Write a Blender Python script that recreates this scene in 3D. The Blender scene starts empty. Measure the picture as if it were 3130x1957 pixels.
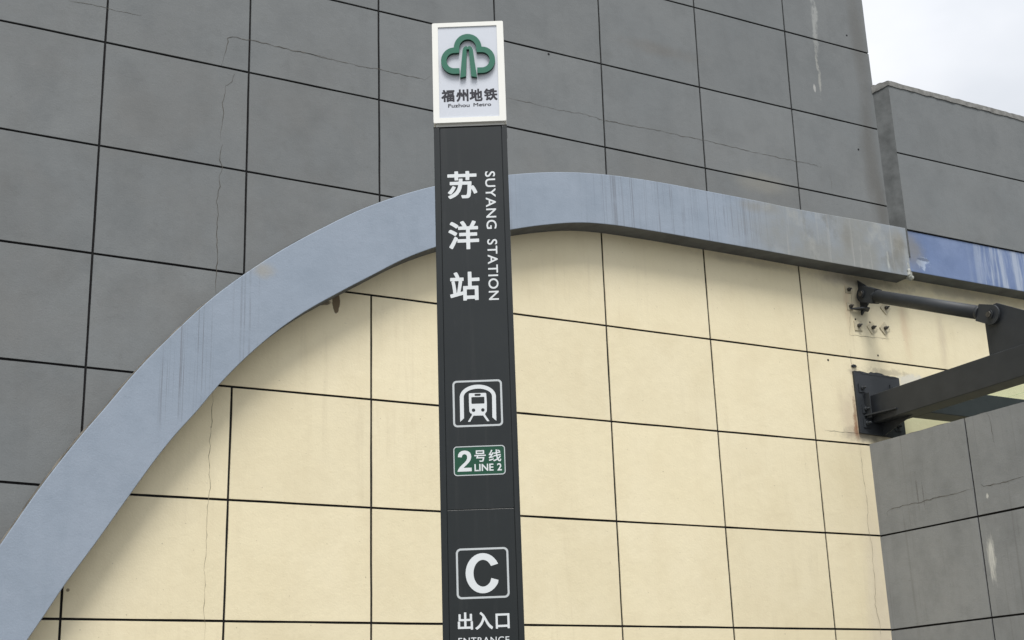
import bpy, bmesh, math, random
import numpy as np
from mathutils import Vector, Matrix
random.seed(7)
S = bpy.context.scene
C = S.collection
# ------------------------------------------------------------------ camera
F, YAW, PITCH, ROLL, EYE = 4135.75, 0.507329, 0.307620, -0.035169, 1.6
def basis():
    cy, sy, cp, sp = math.cos(YAW), math.sin(YAW), math.cos(PITCH), math.sin(PITCH)
    fwd = np.array([sy*cp, cy*cp, sp]); right = np.array([cy, -sy, 0.0]); up = np.cross(right, fwd)
    cr, sr = math.cos(ROLL), math.sin(ROLL)
    return right*cr+up*sr, -right*sr+up*cr, fwd
RX, UX, WX = basis()
cam = bpy.data.cameras.new('camera'); cam.lens = 36.0*F/3130.0; cam.sensor_width = 36.0
cam.clip_start = 0.05; cam.clip_end = 3000
co = bpy.data.objects.new('camera', cam); C.objects.link(co)
co.matrix_world = Matrix(((RX[0], UX[0], -WX[0], 0), (RX[1], UX[1], -WX[1], 0), (RX[2], UX[2], -WX[2], EYE), (0, 0, 0, 1)))
S.camera = co
# ------------------------------------------------------------------ sky, sun, exposure
SUN_EL, SUN_AZ = math.radians(62), math.radians(203)      # azimuth: degrees from +Y towards +X
w = bpy.data.worlds.new('World'); S.world = w; w.use_nodes = True
nt = w.node_tree; nt.nodes.clear(); N = nt.nodes.new; L = nt.links.new
sky = N('ShaderNodeTexSky'); sky.sky_type = 'NISHITA'; sky.sun_disc = False
sky.sun_elevation = SUN_EL; sky.sun_rotation = SUN_AZ
bg1 = N('ShaderNodeBackground'); bg1.inputs[1].default_value = 0.1; L(sky.outputs[0], bg1.inputs[0])
tc = N('ShaderNodeTexCoord'); sp = N('ShaderNodeSeparateXYZ'); L(tc.outputs['Generated'], sp.inputs[0])
mp = N('ShaderNodeMapping'); mp.inputs['Scale'].default_value = (1, 1, 1.9); L(tc.outputs['Generated'], mp.inputs[0])
cn = N('ShaderNodeTexNoise'); cn.inputs['Scale'].default_value = 3.2; cn.inputs['Detail'].default_value = 5; cn.inputs['Roughness'].default_value = .45
L(mp.outputs[0], cn.inputs['Vector'])
cr_ = N('ShaderNodeValToRGB'); cr_.color_ramp.elements[0].position = .36; cr_.color_ramp.elements[0].color = (.72, .745, .78, 1)
cr_.color_ramp.elements[1].position = .62; cr_.color_ramp.elements[1].color = (1.0, 1.0, 1.01, 1); L(cn.outputs[0], cr_.inputs[0])
gr = N('ShaderNodeMapRange'); gr.inputs[1].default_value = 0; gr.inputs[2].default_value = 1; gr.inputs[3].default_value = .17; gr.inputs[4].default_value = .90
L(sp.outputs[2], gr.inputs[0])
bg2 = N('ShaderNodeBackground'); L(cr_.outputs[0], bg2.inputs[0]); L(gr.outputs[0], bg2.inputs[1])
mx = N('ShaderNodeMixShader'); mx.inputs[0].default_value = .9; L(bg1.outputs[0], mx.inputs[1]); L(bg2.outputs[0], mx.inputs[2])
wo = N('ShaderNodeOutputWorld'); L(mx.outputs[0], wo.inputs[0])
sl = bpy.data.lights.new('sun', 'SUN'); sl.energy = 1.5; sl.angle = math.radians(22); sl.color = (1.0, .97, .93)
so = bpy.data.objects.new('sun', sl); C.objects.link(so)
sd = Vector((math.sin(SUN_AZ)*math.cos(SUN_EL), math.cos(SUN_AZ)*math.cos(SUN_EL), math.sin(SUN_EL)))
so.rotation_euler = sd.to_track_quat('Z', 'Y').to_euler()
S.view_settings.view_transform = 'Standard'; S.view_settings.look = 'None'
S.view_settings.gamma = 1; S.view_settings.use_curve_mapping = False
S.view_settings.exposure = 1.18

# ------------------------------------------------------------------ pixel (3130 x 1957) -> point on a known plane
def ray(x, y): return WX+(x-1565)/F*RX-(y-978.5)/F*UX
def onY(x, y, Y):
    d = ray(x, y); q = d*Y/d[1]; return (q[0], q[1], q[2]+EYE)
YG, YC, YB, YP = 10.0, 10.0935, 9.87, 9.865        # grey panels, cream panels, arch band, parapet block
# ------------------------------------------------------------------ materials
class M:
    def __init__(s, name):
        s.m = bpy.data.materials.new(name); s.m.use_nodes = True; s.t = s.m.node_tree
        s.b = s.t.nodes['Principled BSDF']; g = s.n('ShaderNodeNewGeometry'); s.pos = g.outputs['Position']
        sx = s.n('ShaderNodeSeparateXYZ'); s.l(s.pos, sx.inputs[0]); s.x, s.y, s.z = sx.outputs
    def n(s, t): return s.t.nodes.new(t)
    def l(s, a, b):
        if isinstance(a, (int, float)): b.default_value = a
        elif isinstance(a, tuple): b.default_value = (*a, 1)
        else: s.t.links.new(a, b)
    def math(s, op, a, b=0.0, c=0.0, clamp=False):
        n = s.n('ShaderNodeMath'); n.operation = op; n.use_clamp = clamp
        s.l(a, n.inputs[0]); s.l(b, n.inputs[1]); s.l(c, n.inputs[2]); return n.outputs[0]
    def noise(s, scale, detail=3, rough=.5, stretch=(1, 1, 1), off=0):
        mp = s.n('ShaderNodeMapping'); mp.inputs['Scale'].default_value = stretch; mp.inputs['Location'].default_value = (off, off*.7, off*1.3)
        s.l(s.pos, mp.inputs[0]); n = s.n('ShaderNodeTexNoise'); n.inputs['Scale'].default_value = scale
        n.inputs['Detail'].default_value = detail; n.inputs['Roughness'].default_value = rough
        s.l(mp.outputs[0], n.inputs['Vector']); return n.outputs[0]
    def rng(s, v, a, b, c=0.0, d=1.0, smooth=False):
        n = s.n('ShaderNodeMapRange'); n.clamp = True
        if smooth: n.interpolation_type = 'SMOOTHSTEP'
        s.l(v, n.inputs[0])
        for i, q in enumerate((a, b, c, d)): s.l(q, n.inputs[i+1])
        return n.outputs[0]
    def mix(s, f, a, b, mode='MIX'):
        n = s.n('ShaderNodeMix'); n.data_type = 'RGBA'; n.blend_type = mode
        s.l(f, n.inputs[0]); s.l(a, n.inputs[6]); s.l(b, n.inputs[7]); return n.outputs[2]
    def blob(s, x0, z0, rx, rz, edge=.6, jag=.5, scale=6, stretch=(1, 1, 1), axis=None):
        u = s.x if axis is None else axis
        a = s.math('POWER', s.math('ABSOLUTE', s.math('DIVIDE', s.math('SUBTRACT', u, x0), rx)), 2)
        b = s.math('POWER', s.math('ABSOLUTE', s.math('DIVIDE', s.math('SUBTRACT', s.z, z0), rz)), 2)
        d = s.math('SQRT', s.math('ADD', a, b))
        nn = s.math('MULTIPLY', s.math('SUBTRACT', s.noise(scale, 5, .65, stretch, x0*3+z0), .5), jag*2)
        return s.rng(s.math('ADD', d, nn), 1.0, 1.0-edge, 0, 1, True)
    def bump(s, h, strength=.2, dist=.003):
        n = s.n('ShaderNodeBump'); n.inputs['Strength'].default_value = strength; n.inputs['Distance'].default_value = dist
        s.l(h, n.inputs['Height']); s.l(n.outputs[0], s.b.inputs['Normal'])
    def out(s, col, rough=.8, spec=.3, metal=0):
        s.l(col, s.b.inputs['Base Color']); s.l(rough, s.b.inputs['Roughness']); s.l(metal, s.b.inputs['Metallic'])
        s.b.inputs['Specular IOR Level'].default_value = spec; return s.m

def stucco(m, col, light, dark, amt=.6, rnd=.05):
    """mottled painted render: broad blotches, pinholes, faint vertical washing"""
    big = m.noise(.9, 3, .5, off=3); mid = m.noise(3.2, 6, .62, (1, 1, .8), off=9); fine = m.noise(70, 3, .7)
    c = m.mix(m.math('MULTIPLY', m.rng(big, .35, .65), amt), col, light)
    c = m.mix(m.math('MULTIPLY', m.rng(mid, .45, .75), amt), c, dark)
    wash = m.noise(1.0, 5, .6, (9, 9, .55), off=21)
    c = m.mix(m.math('MULTIPLY', m.rng(wash, .52, .75), .22), c, dark)
    oi = m.n('ShaderNodeObjectInfo'); r = m.rng(oi.outputs['Random'], 0, 1, 1-rnd, 1+rnd)
    vm = m.n('ShaderNodeVectorMath'); vm.operation = 'SCALE'; m.l(c, vm.inputs[0]); m.l(r, vm.inputs['Scale']); c = vm.outputs[0]
    c = m.mix(m.math('MULTIPLY', m.rng(fine, .3, .7), .16), c, dark)
    pits = m.noise(22, 2, .5, (1, 1, 2.2), off=31)
    c = m.mix(m.math('MULTIPLY', m.rng(pits, .70, .76), .45), c, dark)
    m.bump(m.math('ADD', fine, m.math('MULTIPLY', m.noise(9, 3), 2)), .35, .004)
    return c

def mat_grey():
    m = M('grey_paint'); c = stucco(m, (.172, .184, .188), (.192, .202, .203), (.142, .152, .155), .7)
    brown = (.155, .145, .130)
    # runs of dirt close to the tall wall's right edge and on the step
    dk = (.105, .100, .090)
    c = m.mix(m.math('MULTIPLY', m.blob(10.16, 9.1, .17, 1.2, .9, .35, 2.5, (3, 1, .6)), .45), c, dk)
    c = m.mix(m.math('MULTIPLY', m.blob(10.12, 7.6, .18, 1.0, .9, .35, 2.5, (3, 1, .6)), .55), c, dk)
    c = m.mix(m.math('MULTIPLY', m.blob(10.22, 7.0, .12, .6, .9, .35, 2.5, (3, 1, .6)), .50), c, dk)
    c = m.mix(m.math('MULTIPLY', m.blob(7.4, 8.35, .7, .12, .9, .5, 3), .40), c, brown)
    c = m.mix(m.math('MULTIPLY', m.blob(5.9, 9.0, .5, .35, .9, .5, 3), .30), c, brown)
    c = m.mix(m.math('MULTIPLY', m.blob(8.57, 7.08, .55, .16, .9, .5, 3), .55), c, (.250, .245, .215))
    # grime above the arch
    arch = m.rng(m.noise(1.3, 4, .6, off=17), .42, .68)
    c = m.mix(m.math('MULTIPLY', m.math('MULTIPLY', arch, m.rng(m.z, 8.2, 6.6)), .24), c, brown)
    # white paint runs
    n0 = m.math('MULTIPLY', m.math('SUBTRACT', m.noise(2.4, 3), .5), .09)
    xr = m.math('ADD', m.x, n0)
    bl_ = m.noise(5, 5, .65, off=41)
    c = m.mix(m.math('MULTIPLY', m.rng(bl_, .58, .72), .18), c, (.115, .118, .115))
    patchy = m.rng(m.noise(16, 4, .7, (1, 1, .4), off=8), .36, .50)
    c = m.mix(m.math('MULTIPLY', m.math('MULTIPLY', m.blob(9.54, 9.35, .050, .62, .5, .6, 14, axis=xr), patchy), .60), c, (.36, .37, .355))
    c = m.mix(m.math('MULTIPLY', m.math('MULTIPLY', m.blob(9.51, 8.62, .026, .38, .5, .7, 20, axis=xr), patchy), .60), c, (.36, .36, .33))
    c = m.mix(m.math('MULTIPLY', m.blob(9.43, 8.36, .02, .06, .5, .9, 26), .8), c, (.42, .42, .40))
    return m.out(c, .85, .25)

def mat_wing():
    m = M('grey_wing_paint'); c = stucco(m, (.232, .242, .245), (.265, .272, .272), (.178, .186, .188), .8)
    st = m.noise(1, 4, .6, (2, 22, .6), off=4)
    c = m.mix(m.math('MULTIPLY', m.rng(st, .58, .75), .35), c, (.12, .115, .11))
    y = m.y
    c = m.mix(m.math('MULTIPLY', m.math('MULTIPLY', m.blob(8.78, 3.13, .05, .26, .5, .9, 9, (1, 3, .5), axis=y), m.rng(m.noise(1, 4, .7, (1, 60, 3), off=6), .35, .55, .25, 1)), .9), c, (.62, .62, .58))
    c = m.mix(m.math('MULTIPLY', m.blob(8.73, 3.68, .018, .03, .5, .9, 16, axis=y), .8), c, (.60, .60, .56))
    c = m.mix(m.math('MULTIPLY', m.blob(9.55, 3.86, .012, .24, .9, 1.1, 22, axis=y), .45), c, (.07, .065, .06))
    c = m.mix(m.math('MULTIPLY', m.blob(9.48, 3.80, .010, .2, .9, 1.1, 22, axis=y), .45), c, (.07, .065, .06))
    return m.out(c, .85, .25)

def mat_cream():
    m = M('cream_paint'); c = stucco(m, (.765, .683, .472), (.795, .716, .515), (.695, .608, .410), .6, .03)
    grime_shade = (.44, .40, .34)
    c = m.mix(m.math('MULTIPLY', m.blob(9.62, 2.6, .30, 2.0, .9, .5, 2, (2, 1, .5)), .40), c, (.56, .50, .43))
    c = m.mix(m.math('MULTIPLY', m.blob(9.55, 6.20, .5, .12, .9, .6, 5), .60), c, grime_shade)  # stains along the soffit line; they also paint the shadow below it deeper
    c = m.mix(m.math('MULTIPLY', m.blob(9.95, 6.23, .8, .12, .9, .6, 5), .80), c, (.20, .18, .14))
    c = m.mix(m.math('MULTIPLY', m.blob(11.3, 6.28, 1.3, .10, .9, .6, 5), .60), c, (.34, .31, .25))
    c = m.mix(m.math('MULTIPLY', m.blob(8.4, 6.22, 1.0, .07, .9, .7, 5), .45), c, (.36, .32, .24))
    c = m.mix(m.math('MULTIPLY', m.blob(9.63, 5.95, .07, .40, .9, .6, 5), .45), c, (.60, .45, .30))
    c = m.mix(m.math('MULTIPLY', m.blob(10.42, 5.75, .10, .5, .9, .8, 4, (2, 1, .5)), .45), c, (.62, .46, .31))
    c = m.mix(m.math('MULTIPLY', m.blob(10.95, 5.65, .10, .5, .9, .9, 4, (2, 1, .5)), .45), c, (.48, .40, .30))
    c = m.mix(m.math('MULTIPLY', m.blob(9.95, 5.86, .36, .36, .5, .35, 4), .40), c, (.53, .485, .37))
    # grime and rust at the beam's plate
    c = m.mix(m.math('MULTIPLY', m.blob(9.68, 4.52, .45, .10, .9, .8, 7), .85), c, (.26, .235, .19))
    c = m.mix(m.math('MULTIPLY', m.blob(9.50, 4.70, .20, .45, .9, .6, 5), .5), c, (.52, .42, .31))
    c = m.mix(m.math('MULTIPLY', m.blob(9.575, 4.75, .028, .32, .9, 1.0, 16), .6), c, (.20, .095, .045))
    c = m.mix(m.math('MULTIPLY', m.blob(9.565, 4.60, .05, .16, .9, 1.0, 14), .7), c, (.22, .08, .03))
    c = m.mix(m.math('MULTIPLY', m.blob(9.62, 5.20, .10, .05, .9, .8, 9), .7), c, (.25, .22, .18))
    c = m.mix(m.math('MULTIPLY', m.blob(10.1, 5.24, .40, .05, .7, 1.2, 16), .5), c, (.30, .27, .21))
    c = m.mix(m.math('MULTIPLY', m.blob(10.45, 5.16, .25, .10, .5, .9, 7), .8), c, (.62, .60, .53))
    # flaked paint hanging down from the arch
    c = m.mix(m.blob(3.93, 5.23, .038, .11, .15, .5, 14, (1, 1, .6)), c, (.19, .145, .09))
    c = m.mix(m.math('MULTIPLY', m.blob(3.80, 5.205, .09, .03, .2, .7, 14), .9), c, (.17, .14, .10))
    tail = m.math('MULTIPLY', m.rng(m.noise(1, 4, .65, (14, 1, .9), off=25), .55, .72), m.rng(m.noise(.8, 2, .5, off=2), .42, .6))
    c = m.mix(m.math('MULTIPLY', tail, .16), c, (.46, .39, .27))
    sp = m.noise(38, 2, .5, off=12); c = m.mix(m.math('MULTIPLY', m.rng(sp, .74, .78), .5), c, (.28, .24, .17))
    return m.out(c, .8, .25)

def mat_band():
    m = M('pale_blue_paint'); c = stucco(m, (.262, .310, .374), (.288, .332, .394), (.220, .264, .320), .7)
    # dark rain streaks; dense between two columns
    s1 = m.noise(1, 3, .75, (48, 1, .30), off=2); br = m.noise(1, 3, .6, (3, 1, 2.5), off=8)
    loc = m.math('MAXIMUM', m.rng(m.noise(1, 2, .5, (1.1, 1, .05), off=5), .50, .62), m.math('MAXIMUM', m.blob(7.5, 6.5, 1.3, 2, .6, .1), m.blob(2.62, 4.5, .28, 1.0, .5, 0)))
    k = m.math('MULTIPLY', m.math('MULTIPLY', m.rng(s1, .535, .60), m.rng(br, .36, .55)), loc)
    c = m.mix(m.math('MULTIPLY', k, .60), c, (.145, .155, .175))
    # grey-brown weathering towards the right end
    x1 = m.rng(m.math('ADD', m.x, m.math('MULTIPLY', m.math('SUBTRACT', m.noise(2.2, 4), .5), 1.2)), 7.9, 8.9, 0, 1, True)
    pt = m.rng(m.noise(1.7, 4, .55, (1, 1, .8), off=33), .38, .60)
    c = m.mix(m.math('MULTIPLY', x1, m.math('ADD', .35, m.math('MULTIPLY', pt, .55))), c, (.235, .240, .225))
    c = m.mix(m.math('MULTIPLY', m.blob(8.35, 6.74, .35, .10, .9, .6, 4), .45), c, (.235, .225, .19))
    c = m.mix(m.math('MULTIPLY', m.blob(10.25, 6.62, .16, .25, .9, .6, 5, (2, 1, .6)), .6), c, (.25, .235, .19))
    c = m.mix(m.math('MULTIPLY', m.blob(9.53, 6.55, .12, .22, .9, .6, 4), .6), c, (.19, .185, .165))
    c = m.mix(m.math('MULTIPLY', m.blob(3.21, 5.33, .15, .10, .9, .6, 5), .6), c, (.32, .30, .25))
    c = m.mix(m.math('MULTIPLY', m.blob(10.07, 6.43, .02, .17, .7, .8, 12), .8), c, (.42, .44, .42))
    pb = m.noise(3.5, 4, .6, (1, 1, .7), off=44); c = m.mix(m.math('MULTIPLY', m.math('MULTIPLY', m.rng(pb, .56, .68), x1), .45), c, (.36, .365, .34))
    pd = m.noise(4.5, 4, .6, (1, 1, .6), off=54); c = m.mix(m.math('MULTIPLY', m.math('MULTIPLY', m.rng(pd, .56, .68), x1), .45), c, (.15, .15, .135))
    pale = m.noise(1, 4, .6, (14, 1, .5), off=14); c = m.mix(m.math('MULTIPLY', m.math('MULTIPLY', m.rng(pale, .6, .7), x1), .4), c, (.40, .40, .37))
    return m.out(c, .75, .3)

def mat_blue():
    m = M('blue_paint'); c = stucco(m, (.150, .208, .360), (.205, .262, .400), (.115, .165, .290), .9)
    st = m.math('MULTIPLY', m.rng(m.noise(1, 4, .7, (9, 1, .7), off=3), .45, .58), m.rng(m.x, 11.25, 11.6))
    c = m.mix(m.math('MULTIPLY', st, .6), c, (.44, .49, .56))
    c = m.mix(m.math('MULTIPLY', m.blob(10.58, 6.46, .10, .08, .4, 1.3, 16), .75), c, (.40, .47, .58))
    c = m.mix(m.math('MULTIPLY', m.blob(10.45, 6.6, .24, .32, .95, .5, 6), .85), c, (.19, .195, .20))
    c = m.mix(m.math('MULTIPLY', m.blob(10.60, 6.50, .10, .02, .3, 1.3, 18), .7), c, (.06, .08, .13))
    return m.out(c, .7, .3)

def mat_flat(name, col, rough=.6, spec=.4, var=.1, vs=8, metal=0, bump=.1):
    m = M(name); n = m.noise(vs, 5, .6); dk = tuple(v*(1-var*2) for v in col); lt = tuple(min(1, v*(1+var)) for v in col)
    c = m.mix(m.rng(n, .3, .7), lt, dk)
    if bump: m.bump(m.noise(90, 3, .6), bump, .002)
    return m.out(c, m.rng(n, .3, .7, rough-.08, rough+.1), spec, metal)

def mat_steel():
    m = M('dark_grey_steel_paint'); n = m.noise(6, 5, .6); c = m.mix(m.rng(n, .3, .7), (.030, .034, .039), (.021, .025, .029))
    c = m.mix(m.math('MULTIPLY', m.rng(m.noise(26, 5, .7, off=5), .66, .74), .5), c, (.06, .065, .07))
    m.bump(n, .15, .004)
    return m.out(c, .55, .4)
def mat_cabinet():
    m = M('charcoal_powder_coat'); c = m.mix(m.rng(m.noise(3, 4, .6), .35, .65), (.0150, .0185, .0192), (.0120, .0152, .0160))
    c = m.mix(m.math('MULTIPLY', m.rng(m.noise(4, 4, .6, (5, 5, 1), off=4), .62, .75), .35), c, (.034, .038, .038))
    c = m.mix(m.math('MULTIPLY', m.rng(m.noise(1, 4, .6, (26, 26, .8), off=6), .56, .72), .3), c, (.036, .038, .037))
    m.bump(m.noise(260, 2, .5), .08, .001)
    return m.out(c, .33, .45)
def mat_glass():
    m = M('greenish_canopy_glass'); t = m.t; gl = m.n('ShaderNodeBsdfGlossy'); gl.inputs['Roughness'].default_value = .03
    tr = m.n('ShaderNodeBsdfTransparent'); tr.inputs[0].default_value = (.90, .95, .90, 1)
    mx = m.n('ShaderNodeMixShader'); mx.inputs[0].default_value = .06
    t.links.new(tr.outputs[0], mx.inputs[1]); t.links.new(gl.outputs[0], mx.inputs[2])
    t.links.new(mx.outputs[0], t.nodes['Material Output'].inputs[0]); return m.m

GREY, WING, CREAM, BAND, BLUE = mat_grey(), mat_wing(), mat_cream(), mat_band(), mat_blue()
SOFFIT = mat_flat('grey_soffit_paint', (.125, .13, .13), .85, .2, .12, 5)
CHEEK = mat_flat('weathered_shaded_render', (.125, .132, .132), .88, .2, .16, 6, bump=.4)  # wall grey darkened for the cheek: its shade and dirt put into the colour
BLACK = mat_flat('black_joint_paint', (.010, .010, .011), .8, .2, .1, 20)
STEEL, CAB, GLASS = mat_steel(), mat_cabinet(), mat_glass()
MORTAR = mat_flat('rough_mortar', (.205, .205, .195), .9, .2, .2, 14, bump=.6)
FILLET = mat_flat('stained_mortar', (.17, .155, .13), .9, .2, .3, 9, bump=.5)
CHIP = mat_flat('broken_mortar', (.44, .45, .41), .9, .2, .2, 20, bump=.6)
GALV = mat_flat('dull_bolt_metal', (.10, .095, .085), .5, .5, .3, 60, .6)
PATCHM = mat_flat('cream_washer_paint', (.56, .50, .36), .8, .2, .12, 20)
FRAMEW = mat_flat('white_frame_paint', (.80, .80, .755), .35, .4, .02, 4, bump=0)
PANELW = mat_flat('translucent_white_acrylic', (.58, .61, .665), .25, .5, .02, 3, bump=0)
GREEN = mat_flat('green_emblem', (.020, .135, .085), .35, .45, .06, 8, bump=0)
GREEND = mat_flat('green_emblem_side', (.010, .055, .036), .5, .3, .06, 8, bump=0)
PLATEG = mat_flat('dark_green_film', (.010, .070, .038), .35, .4, .05, 8, bump=0)
WHITE = mat_flat('white_film', (.66, .69, .70), .4, .4, .02, 6, bump=0)
RIM = mat_flat('grey_white_film', (.50, .53, .54), .4, .4, .02, 6, bump=0)
INK = mat_flat('dark_print', (.018, .018, .026), .4, .4, .05, 8, bump=0)
CRACK = mat_flat('crack_in_render', (.105, .098, .084), .9, .1, .25, 20, bump=0)
CRACKC = mat_flat('crack_in_cream_render', (.30, .26, .18), .9, .1, .2, 20, bump=0)
PAVE = mat_flat('pale_paving', (.15, .147, .14), .85, .3, .1, 3)

# ------------------------------------------------------------------ objects
def empty(name, loc, label, cat, group=None):
    o = bpy.data.objects.new(name, None); C.objects.link(o); o.location = loc; o.empty_display_size = .3
    o['label'] = label; o['category'] = cat
    if group: o['group'] = group
    o['top'] = 1; del o['top']
    return o
def link(name, me, mat, parent=None):
    o = bpy.data.objects.new(name, me); C.objects.link(o)
    if mat is not None:
        me.materials.clear(); me.materials.append(mat)
    if parent is not None:
        o.parent = parent
        if parent.type == 'EMPTY': o.matrix_parent_inverse = Matrix.Translation(-parent.location)
    return o
def mesh(name, v, f, mat, parent=None, smooth=False):
    me = bpy.data.meshes.new(name); me.from_pydata([tuple(map(float, q)) for q in v], [], f); me.validate()
    bm = bmesh.new(); bm.from_mesh(me); bmesh.ops.recalc_face_normals(bm, faces=bm.faces); bm.to_mesh(me); bm.free()
    if smooth:
        for p in me.polygons: p.use_smooth = True
    return link(name, me, mat, parent)
def bevel(o, w=.005, seg=2, ang=40):
    b = o.modifiers.new('bevel', 'BEVEL'); b.width = w; b.segments = seg; b.limit_method = 'ANGLE'; b.angle_limit = math.radians(ang); return o
def prism(name, front, off, mat, parent=None, bev=0):
    """polygon of 3-D points pushed along off"""
    n = len(front); off = np.array(off, float); a = [np.array(q, float) for q in front]; v = a+[q+off for q in a]
    f = [list(range(n)), list(range(2*n-1, n-1, -1))]+[[i, (i+1) % n, (i+1) % n+n, i+n] for i in range(n)]
    o = mesh(name, v, f, mat, parent)
    if bev: bevel(o, bev)
    return o
def box(name, x0, x1, y0, y1, z0, z1, mat, parent=None, bev=0):
    return prism(name, [(x0, y0, z0), (x1, y0, z0), (x1, y0, z1), (x0, y0, z1)], (0, y1-y0, 0), mat, parent, bev)
def tube(name, a, b, r, mat, parent=None, seg=24, r2=None):
    a, b = Vector(a), Vector(b); d = (b-a).normalized(); q = d.to_track_quat('Z', 'Y'); v = []; r2 = r if r2 is None else r2
    for p, rr in ((a, r), (b, r2)):
        for i in range(seg):
            t = 2*math.pi*i/seg; v.append(p+q@Vector((rr*math.cos(t), rr*math.sin(t), 0)))
    f = [[i, (i+1) % seg, (i+1) % seg+seg, i+seg] for i in range(seg)]+[list(range(seg))[::-1], list(range(seg, 2*seg))]
    o = mesh(name, v, f, mat, parent)
    for p in o.data.polygons: p.use_smooth = len(p.vertices) == 4
    return o

# --- 2-D helpers
def clip(subj, cell):
    """Sutherland-Hodgman: any subject against a convex counter-clockwise cell"""
    out = subj
    for i in range(len(cell)):
        a, b = cell[i], cell[(i+1) % len(cell)]; inp = out; out = []
        side = lambda p: (b[0]-a[0])*(p[1]-a[1])-(b[1]-a[1])*(p[0]-a[0])
        for j in range(len(inp)):
            p, q = inp[j-1], inp[j]; sp_, sq = side(p), side(q)
            if (sp_ >= 0) != (sq >= 0):
                t = sp_/(sp_-sq); out.append((p[0]+(q[0]-p[0])*t, p[1]+(q[1]-p[1])*t))
            if sq >= 0: out.append(q)
        if not out: return []
    res = []
    for p in out:
        if not res or math.dist(p, res[-1]) > 1e-5: res.append(p)
    if len(res) > 2 and math.dist(res[0], res[-1]) < 1e-5: res.pop()
    return res
def area(p): return .5*sum(p[i-1][0]*p[i][1]-p[i][0]*p[i-1][1] for i in range(len(p)))
def wobble(p, step=.22, amp=.0016):
    out = []
    for i in range(len(p)):
        a, b = p[i], p[(i+1) % len(p)]; L_ = math.dist(a, b); n = max(1, min(4, int(L_/step)))
        for k in range(n):
            t = k/n; j = amp if k else amp*.5
            out.append((a[0]+(b[0]-a[0])*t+random.uniform(-j, j), a[1]+(b[1]-a[1])*t+random.uniform(-j, j)))
    return out
def smooth_curve(pts, n):
    p = np.array(pts); d = np.r_[0, np.cumsum(np.hypot(*np.diff(p, axis=0).T))]
    # chord-length Catmull-Rom, resampled evenly
    m = np.gradient(p, d, axis=0); s = np.linspace(0, d[-1], n); o = []
    for q in s:
        i = min(max(np.searchsorted(d, q)-1, 0), len(d)-2); h = d[i+1]-d[i]; t = (q-d[i])/h
        o.append(tuple((2*t**3-3*t*t+1)*p[i]+(t**3-2*t*t+t)*h*m[i]+(-2*t**3+3*t*t)*p[i+1]+(t**3-t*t)*h*m[i+1]))
    return o

# ------------------------------------------------------------------ ground
box('ground', -60, 60, -60, 60, -.3, 0, PAVE)['kind'] = 'structure'

# ------------------------------------------------------------------ arch curves (x, z) on the band's front plane
ext_px = [(0, 1666.7), (126, 1486), (252.3, 1326.4), (319.4, 1249), (411, 1141), (532.4, 1017), (657.4, 904), (745.4, 839), (856.5, 767), (1000, 689.4), (1085.2, 648), (1160.6, 618), (1224, 597), (1325.9, 569), (1440, 548), (1559.7, 533.5), (1687, 526), (1756.5, 526.5), (1853.7, 533.5), (1985, 551.5), (2161, 584), (2309, 612.5), (2448, 641), (2633, 673)]
int_px = [(83.3, 1957), (127.3, 1893.6), (189.8, 1800), (296.3, 1655), (398, 1511.6), (486, 1391), (532.4, 1333.4), (601.9, 1257), (666.7, 1180), (767.5, 1079), (847.2, 1012), (918.3, 962), (1041.3, 892), (1136.5, 842.5), (1235.7, 792), (1332.9, 755.2), (1440, 727), (1560.2, 703), (1677.3, 686.6), (1784.3, 681), (1855.6, 686), (1982.9, 704.4), (2163, 735.5), (2313.9, 762), (2504.4, 797)]
tz = lambda q: (onY(*q, YB)[0], onY(*q, YB)[2])
ext = [tz(q) for q in ext_px]; itr = [tz(q) for q in int_px]
def down(c, k):                                   # carry the leg of the arch on to the ground, steeper as it goes
    (x0, z0), (x1, z1) = c[0], c[2]; sx, sz = (x1-x0), (z1-z0); L_ = math.hypot(sx, sz); sx /= L_; sz /= L_; out = []
    x, z = x0, z0; a = math.atan2(sz, sx)
    while z > -.05:
        a = min(a+.03, math.radians(88)); x -= .3*math.cos(a); z -= .3*math.sin(a); out.append((x, z))
    return out[::-1]
XE = 10.385
ext = down(ext, 0)+ext+[(XE, tz((2771, 698))[1])]; itr = down(itr, 0)+itr+[(XE, 4.673+EYE)]
NB = 150
ext = smooth_curve(ext, NB); itr = smooth_curve(itr, NB)
# pair the samples roughly across the band, keep the horizontal run aligned
mid = [((a[0]+b[0])/2, (a[1]+b[1])/2) for a, b in zip(ext, itr)]

# ------------------------------------------------------------------ station building
bld = empty('station_building', (4, 10.2, 0), 'grey and cream rendered station wall with a pale blue arch band, behind the tall sign', 'building')
WALLX0 = -7
grey_region = mid+[(10.30, mid[-1][1]), (10.30, 11.5), (WALLX0, 11.5), (WALLX0, 0)]
if area(grey_region) < 0: grey_region.reverse()
cream_region = mid+[(13.9, mid[-1][1]), (13.9, 0)]
if area(cream_region) < 0: cream_region.reverse()
def P3(poly, Y): return [(x, Y, z) for x, z in poly]
up_w = prism('upper_wall', P3(grey_region, YG+.012), (0, .3, 0), BLACK, bld)
lo_w = prism('lower_wall', P3(cream_region, YC+.010), (0, .22, 0), BLACK, bld)

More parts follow.
